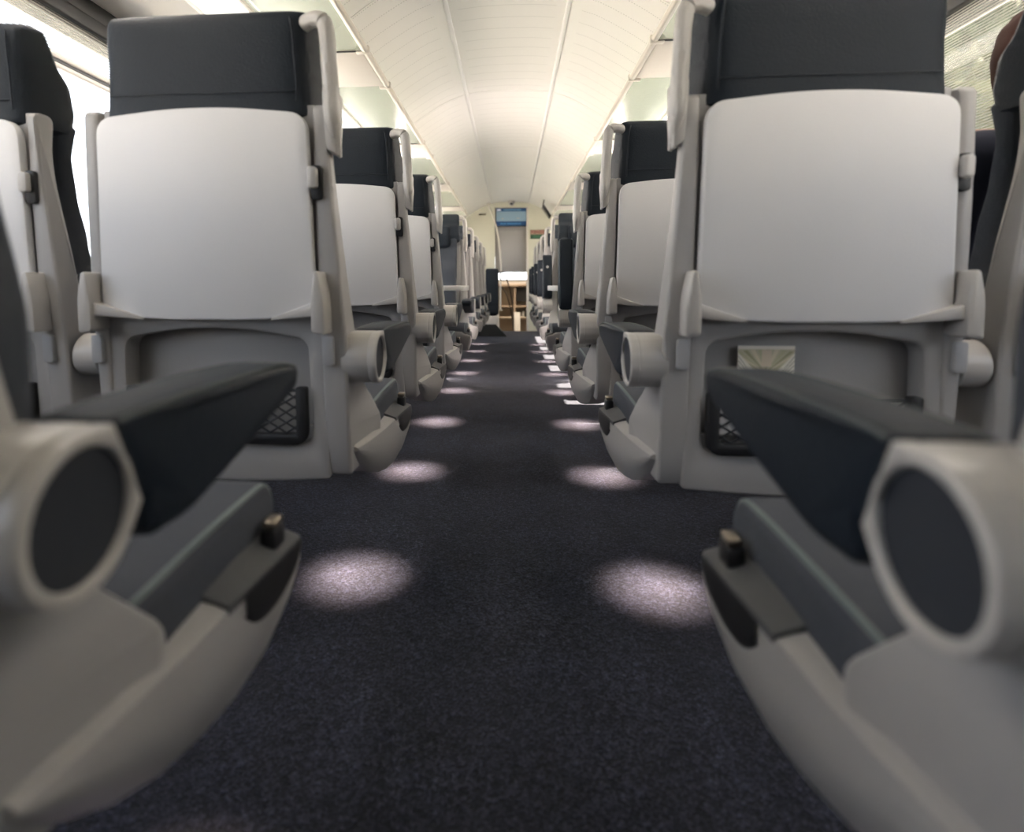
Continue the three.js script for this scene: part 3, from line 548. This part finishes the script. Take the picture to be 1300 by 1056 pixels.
function canvasTex(w, h, draw) { const c = document.createElement('canvas'); c.width = w; c.height = h; draw(c.getContext('2d'), w, h); const t = new THREE.CanvasTexture(c); t.colorSpace = THREE.SRGBColorSpace; return t; }
{ // passenger display
  const d = thing('passenger_display', 'flat screen with blue bands hanging on the bulkhead', 'display', [0.019, 1.725, -9.66]);
  mesh('case', rbox(-0.255, 0.255, -0.005, 0.30, -0.05, 0, 0.006), M.dark, d);
  const t = canvasTex(512, 300, (g, w, h) => {
    g.fillStyle = '#7f97a6'; g.fillRect(0, 0, w, h); g.fillStyle = '#17446b'; g.fillRect(0, 0, w, 52); g.fillStyle = '#0d3a63'; g.fillRect(0, 222, w, 78);
    g.fillStyle = '#cfd2e0'; g.fillRect(8, 10, 70, 34); g.fillStyle = '#6f9dbb'; let x = 130; for (const q of [16, 22, 30, 14, 26, 18, 30, 20, 34, 22]) { g.fillRect(x, 16, q, 18); x += q + 7; }
    g.fillStyle = '#7d929c'; g.fillRect(40, 84, 190, 8); g.fillRect(330, 82, 90, 8); g.fillStyle = '#b3a08c'; g.fillRect(90, 168, 40, 10); g.fillRect(350, 164, 50, 10); g.fillStyle = '#95a7b0'; g.fillRect(40, 190, 380, 4);
    g.fillStyle = '#3f7ba8'; x = 66; for (const q of [24, 20, 16, 24, 0, 0, 30, 22, 20, 24, 16, 26, 20, 18, 14]) { g.fillRect(x, 250, q, 26); x += q + 6; }
  });
  const s = new THREE.PlaneGeometry(0.496, 0.292); s.translate(0, 0.148, 0.0008);
  mesh('screen', s, new THREE.MeshStandardMaterial({ map: t, emissiveMap: t, emissive: 0xffffff, emissiveIntensity: 0.15, roughness: 0.4 }), d);
}
{ // safety sign on the end wall
  const t = canvasTex(384, 256, (g, w, h) => {
    g.fillStyle = '#a89a80'; g.fillRect(0, 0, w, h);
    for (let i = 0; i < 3; i++) { g.fillStyle = '#5c1812'; g.fillRect(8 + i * 126, 8, 116, 108); g.strokeStyle = '#e6b8a4'; g.lineWidth = 12; g.beginPath(); g.arc(66 + i * 126, 62, 34, 0, 7); g.stroke(); g.fillStyle = '#4a1512'; g.fillRect(52 + i * 126, 44, 28, 36); }
    g.fillStyle = '#17432a'; g.fillRect(8, 132, 368, 116); g.fillStyle = '#2c6342'; g.fillRect(80, 170, 220, 36);
  });
  const s = thing('safety_sign', 'small sign with red pictograms above a green strip on the end wall', 'sign', [0.45, 1.50, -9.62]);
  mesh('plate', box(-0.12, 0.12, 0, 0.155, 0.0005, 0.005), M.light, s);
  const g = new THREE.PlaneGeometry(0.24, 0.155); g.translate(0, 0.0775, 0.0058); mesh('print', g, new THREE.MeshStandardMaterial({ map: t, roughness: 0.5 }), s);
  const c = thing('dome_camera', 'small white dome camera with a dark lens under the ceiling', 'camera', [0.02, 2.105, -9.45]);
  mesh('base', fin(new THREE.CylinderGeometry(0.06, 0.055, 0.03, 28).translate(0, -0.012, 0).toNonIndexed(), 0.5), M.light, c);
  mesh('dome', fin(new THREE.SphereGeometry(0.045, 24, 12, 0, 7, Math.PI / 2, Math.PI / 2).translate(0, -0.027, 0).toNonIndexed(), 1.2), M.light, c);
  mesh('lens', fin(new THREE.SphereGeometry(0.02, 16, 10).translate(0, -0.045, 0.034).toNonIndexed(), 1.2), M.black, c);
  const k = thing('coat_hook', 'small brown double coat hook on the end wall beside the grab pole', 'hook', [-0.46, 1.92, -9.62]);
  mesh('plate', rbox(-0.06, 0.06, -0.012, 0.012, 0.0005, 0.012, 0.004), M.brass, k);
  for (const x of [-0.035, 0.035]) mesh('hook', tube([[x, 0, 0.01], [x, -0.02, 0.03], [x, -0.01, 0.045]], 0.006, 10, 6), M.brass, k);
  const m = thing('side_monitor', 'thin black monitor tilted under the ceiling above the safety sign side seats', 'display', [0.6, 1.75, -8.7]);
  const q = rbox(-0.012, 0.012, 0, 0.20, -0.16, 0.16, 0.005); q.rotateZ(0.6); mesh('case', q, M.black, m);
  const f = rbox(-0.0145, -0.0125, 0.012, 0.188, -0.148, 0.148, 0.0008); f.rotateZ(0.6); mesh('screen', f, std([0.01, 0.012, 0.015], 0.15), m);
  const rod = tube([[-0.11, 0.16, 0], [-0.1, 0.22, 0], [-0.09, 0.27, 0]], 0.01, 8, 8); mesh('hanger', rod, M.dark, m);
}

// ---------------------------------------------------------------- papers in the net of one seat
{
  const t = canvasTex(512, 256, (g, w, h) => {
    g.fillStyle = '#c9c3a6'; g.fillRect(0, 0, w, h); g.fillStyle = '#efe8dc'; g.fillRect(0, 0, w, 30);
    for (let i = 0; i < 13; i++) { const a = -1.25 + i * 0.208; g.fillStyle = ['#a9a582', '#ddd2b8', '#c2bf9c'][i % 3]; g.beginPath(); g.moveTo(256, 236); g.lineTo(256 + 360 * Math.sin(a), 236 - 206 * Math.cos(a * 0.6)); g.lineTo(256 + 360 * Math.sin(a + 0.13), 236 - 206 * Math.cos((a + 0.13) * 0.6)); g.fill(); }
    g.fillStyle = '#dccdb6'; g.fillRect(215, 34, 90, 150); g.fillStyle = '#e9e4d6'; g.beginPath(); g.moveTo(0, 60); g.lineTo(190, 256); g.lineTo(0, 256); g.fill(); g.beginPath(); g.moveTo(512, 60); g.lineTo(322, 256); g.lineTo(512, 256); g.fill();
    g.strokeStyle = '#8a8a7c'; g.lineWidth = 5; for (let i = 0; i < 4; i++) { g.beginPath(); g.moveTo(0, 90 + i * 40); g.lineTo(120 - i * 20, 240); g.moveTo(512, 90 + i * 40); g.lineTo(392 + i * 20, 240); g.stroke(); }
  });
  const y0 = 0.432, hgt = 0.175, zB = -ROW(1) - 0.0255 + LEAN * (y0 - 0.33) + 0.012;
  const l = thing('leaflet', 'printed leaflet with a fan-shaped picture standing in the seat back net', 'leaflet', [0.505, y0, zB]);
  l.rotation.x = Math.atan(LEAN);
  mesh('paper', box(-0.052, 0.052, 0, hgt, -0.002, 0), std([0.8, 0.78, 0.72], 0.6), l);
  const p = new THREE.PlaneGeometry(0.104, 0.056); p.translate(0, hgt - 0.028, 0.0006); mesh('print', p, new THREE.MeshStandardMaterial({ map: t, roughness: 0.5 }), l);
  const c = thing('white_card', 'plain white card tucked low behind the seat back net', 'card', [0.452, y0, zB + 0.004]); c.rotation.set(Math.atan(LEAN), 0, -0.04);
  mesh('paper', box(-0.045, 0.05, 0, 0.055, -0.001, 0), std([0.82, 0.8, 0.8], 0.6), c);
  const dm = new THREE.CircleGeometry(0.0035, 16); dm.translate(0.02, 0.022, 0.0006); mesh('dot', dm, M.dark, c);
}

// ---------------------------------------------------------------- person in the window seat
function blob(bones, res, half, centre, k = 0.03) {
  const mc = new MarchingCubes(res, new THREE.MeshBasicMaterial(), false, false, 120000); mc.isolation = 0;
  const S = mc.size, f = mc.field, hs = S / 2, q = new THREE.Vector3(), ba = new THREE.Vector3(), pa = new THREE.Vector3();
  const B = bones.map(([a, b, ra, rb, sx = 1]) => ({ a: new THREE.Vector3(...a), b: new THREE.Vector3(...b), ra, rb, sx }));
  for (let z = 0; z < S; z++) for (let y = 0; y < S; y++) for (let x = 0; x < S; x++) {
    q.set((x - hs) / hs * half + centre[0], (y - hs) / hs * half + centre[1], (z - hs) / hs * half + centre[2]);
    let d = 1e3;
    for (const o of B) { ba.subVectors(o.b, o.a); pa.subVectors(q, o.a); const t = clamp(pa.dot(ba) / Math.max(1e-9, ba.lengthSq())); pa.addScaledVector(ba, -t); pa.x /= o.sx; const e = pa.length() - lerp(o.ra, o.rb, t); const h = clamp(0.5 + 0.5 * (d - e) / k); d = d > 100 ? e : lerp(d, e, h) - k * h * (1 - h); }
    f[z * S * S + y * S + x] = -d;
  }
  mc.update();
  const n = mc.count, g = new THREE.BufferGeometry(); g.setAttribute('position', new THREE.BufferAttribute(mc.positionArray.slice(0, n * 3), 3));
  g.scale(half, half, half); g.translate(...centre);
  return toCreasedNormals(g, 1.5);
}
{
  const o = thing('person', 'person with brown hair and navy top seated by the window', 'person', [1.17, 0, -ROW(1)]);
  // coordinates: x across, y up, z = minus depth in front of the pivot line
  const bones = [[[0, 0.60, -0.21], [0, 0.78, -0.21], 0.12, 0.115, 1.25], [[0, 0.78, -0.21], [0, 0.96, -0.20], 0.115, 0.10, 1.5], [[-0.13, 1.0, -0.20], [0.13, 1.0, -0.20], 0.062, 0.062], [[0, 1.0, -0.20], [0, 1.09, -0.19], 0.052, 0.048]];
  for (const s of [-1, 1]) bones.push([[s * 0.09, 0.585, -0.22], [s * 0.11, 0.575, -0.60], 0.085, 0.062], [[s * 0.11, 0.575, -0.60], [s * 0.11, 0.32, -0.615], 0.058, 0.052], [[s * 0.11, 0.32, -0.615], [s * 0.11, 0.09, -0.58], 0.05, 0.037], [[s * 0.11, 0.045, -0.56], [s * 0.115, 0.035, -0.70], 0.036, 0.028],
    [[s * 0.175, 1.0, -0.20], [s * 0.215, 0.75, -0.24], 0.055, 0.043], [[s * 0.215, 0.75, -0.24], [s * 0.12, 0.685, -0.46], 0.041, 0.029]);
  const body = blob(bones, 84, 0.62, [0, 0.56, -0.36], 0.025);
  // hands lying on the thighs, five fingers each
  const parts = [body];
  for (const s of [-1, 1]) {
    const hb = [[[s * 0.118, 0.688, -0.455], [s * 0.112, 0.678, -0.52], 0.028, 0.03]];
    for (let i = 0; i < 4; i++) { const x = s * (0.112 + (i - 1.5) * 0.0195), l = [0.052, 0.066, 0.07, 0.06][s > 0 ? i : 3 - i]; hb.push([[x, 0.682, -0.53], [x, 0.676, -0.53 - l * 0.55], 0.0095, 0.009], [[x, 0.676, -0.53 - l * 0.55], [x, 0.658, -0.53 - l], 0.009, 0.0078]); }
    hb.push([[s * 0.09, 0.682, -0.475], [s * 0.068, 0.674, -0.515], 0.012, 0.010], [[s * 0.068, 0.674, -0.515], [s * 0.064, 0.668, -0.545], 0.010, 0.0085]);
    parts.push(blob(hb, 48, 0.085, [s * 0.105, 0.675, -0.525], 0.006));
  }
  const g = merge(parts), col = new Float32Array(g.attributes.position.count * 3), pp = g.attributes.position;
  for (let i = 0; i < pp.count; i++) {
    const y = pp.getY(i), z = pp.getZ(i), x = Math.abs(pp.getX(i));
    const c = y > 1.055 ? [0.45, 0.27, 0.2] : z < -0.45 && y > 0.645 && x < 0.17 ? [0.45, 0.27, 0.2] : y < 0.075 ? [0.03, 0.03, 0.03] : y > 0.66 || (z > -0.12) || (x > 0.15 && y > 0.64) ? [0.010, 0.013, 0.028] : [0.02, 0.022, 0.03];
    col.set(c, i * 3);
  }
  g.setAttribute('color', new THREE.BufferAttribute(col, 3));
  const bm = new THREE.MeshStandardMaterial({ vertexColors: true, roughness: 0.85 });
  mesh('body', g, bm, o);
  const headY = 1.195, headZ = -0.20, skinM = std([0.45, 0.27, 0.2], 0.55);
  const hg = new THREE.SphereGeometry(0.1, 40, 30).toNonIndexed(); // face looks along -z
  mapV(hg, v => { const y = v.y / 0.1, f = -v.z / 0.1; v.x *= 0.76 * (y < -0.2 ? 1 - 0.25 * (-y - 0.2) : 1); v.y *= 1.18; v.z *= 0.92; const ax = Math.abs(v.x);
    if (f > 0.5) { if (ax < 0.018 && y < 0.12 && y > -0.35) v.z -= 0.02 * (1 - ax / 0.018) * clamp((0.12 - y) / 0.4); if (Math.abs(ax - 0.032) < 0.016 && Math.abs(y - 0.08) < 0.1) v.z += 0.006; if (ax < 0.025 && Math.abs(y + 0.52) < 0.06) v.z -= 0.004; }
    v.y += headY; v.z += headZ; });
  const head = mesh('head', fin(hg, 1.3), skinM, o);
  for (const s of [-1, 1]) { mesh('ear', fin(new THREE.SphereGeometry(0.022, 14, 10).scale(0.4, 1.3, 0.8).translate(s * 0.077, headY - 0.005, headZ).toNonIndexed(), 1.2), skinM, head);
    mesh('eye', fin(new THREE.SphereGeometry(0.011, 14, 10).translate(s * 0.032, headY + 0.01, headZ - 0.08).toNonIndexed(), 1.2), std([0.7, 0.68, 0.64], 0.3), head); }
  mesh('mouth', fin(new THREE.SphereGeometry(0.022, 14, 8).scale(1, 0.22, 0.4).translate(0, headY - 0.062, headZ - 0.078).toNonIndexed(), 1.2), std([0.35, 0.13, 0.11], 0.5), head);
  const hair = new THREE.SphereGeometry(0.112, 44, 32).toNonIndexed();
  mapV(hair, v => { const f = -v.z / 0.112; const wv = 0.0015 * Math.sin(v.x * 160 + v.y * 40) + 0.0012 * Math.sin(v.z * 190); v.multiplyScalar(1 + wv / 0.11); v.x *= 0.86; v.y *= 1.12; v.z *= 0.98; if (f > 0.35 && v.y < 0.075) v.z += (f - 0.35) * 0.11; if (v.y < -0.02) v.y *= 1.25; v.y += headY + 0.012; v.z += headZ + 0.012; });
  mesh('hair', fin(hair, 1.3), std([0.03, 0.012, 0.008], 0.8, { specularIntensity: 0.15 }), head);
}

// ---------------------------------------------------------------- outside
{
  struct('ground', box(-90, 90, -2.75, -2.65, -110, 70), std([0.50, 0.49, 0.46], 0.95));
  const bark = std([0.12, 0.085, 0.06], 0.9), greens = [[0.075, 0.09, 0.022], [0.045, 0.065, 0.02], [0.085, 0.095, 0.03], [0.055, 0.06, 0.035]];
  const spots = [[11, -4.4, 2.5, 15.8, 0], [14, -10, 3.0, 10.5, 1], [10.5, -14.5, 2.3, 7.8, 2], [15, -18.5, 3.2, 10.8, 1], [17.5, -1.5, 2.9, 12.0, 3], [11.5, -23, 2.5, 8.4, 0], [11, 3, 2.4, 8.0, 2]];
  const kinds = ['very tall yellow-green tree with a narrow crown', 'tall dark green tree with a broad crown', 'pale green small tree with a loose crown', 'tall dark green tree farther from the track', 'grey-green tree with a wide crown', 'yellow-green tree far along the track', 'pale green small tree behind the back wall'];
  spots.forEach(([x, z, r, hgt, gi], i) => {
    const t = thing('tree', kinds[i] + ', outside the safety sign side windows', 'tree', [x, -2.65, z]);
    mesh('trunk', tube([[0, 0, 0], [0.1, hgt * 0.4, 0.05], [0, hgt * 0.8, -0.05]], 0.16, 10, 8), bark, t);
    const pos = [], v = new THREE.Vector3(), c = new THREE.Vector3(), e = new THREE.Euler();
    for (let k = 0; k < (i ? 4200 : 8000); k++) {
      c.set(rnd() * 2 - 1, rnd() * 2 - 1, rnd() * 2 - 1); if (c.length() > 1) { k--; continue; }
      c.setLength(Math.cbrt(0.25 + 0.75 * rnd())); c.x *= r * (0.85 + 0.15 * Math.sin(c.y * 9)); c.z *= r * 0.95; c.y = c.y * hgt * 0.5 + hgt * 0.62;
      e.set(rnd() * 6, rnd() * 6, rnd() * 6); const s = 0.3 + rnd() * 0.25, P = [[-s, 0, 0], [0, s * 0.55, 0.03], [s, 0, 0], [0, -s * 0.55, 0.03]].map(p => v.set(...p).applyEuler(e).add(c).toArray());
      pos.push(...P[0], ...P[1], ...P[2], ...P[0], ...P[2], ...P[3]);
    }
    const g = new THREE.BufferGeometry(); g.setAttribute('position', new THREE.Float32BufferAttribute(pos, 3)); g.computeVertexNormals();
    const fo = mesh('foliage', g, std(greens[gi], 0.8, { side: THREE.DoubleSide }), t); fo.userData.kind = 'stuff';
  });
}
renderer.render(scene, camera);
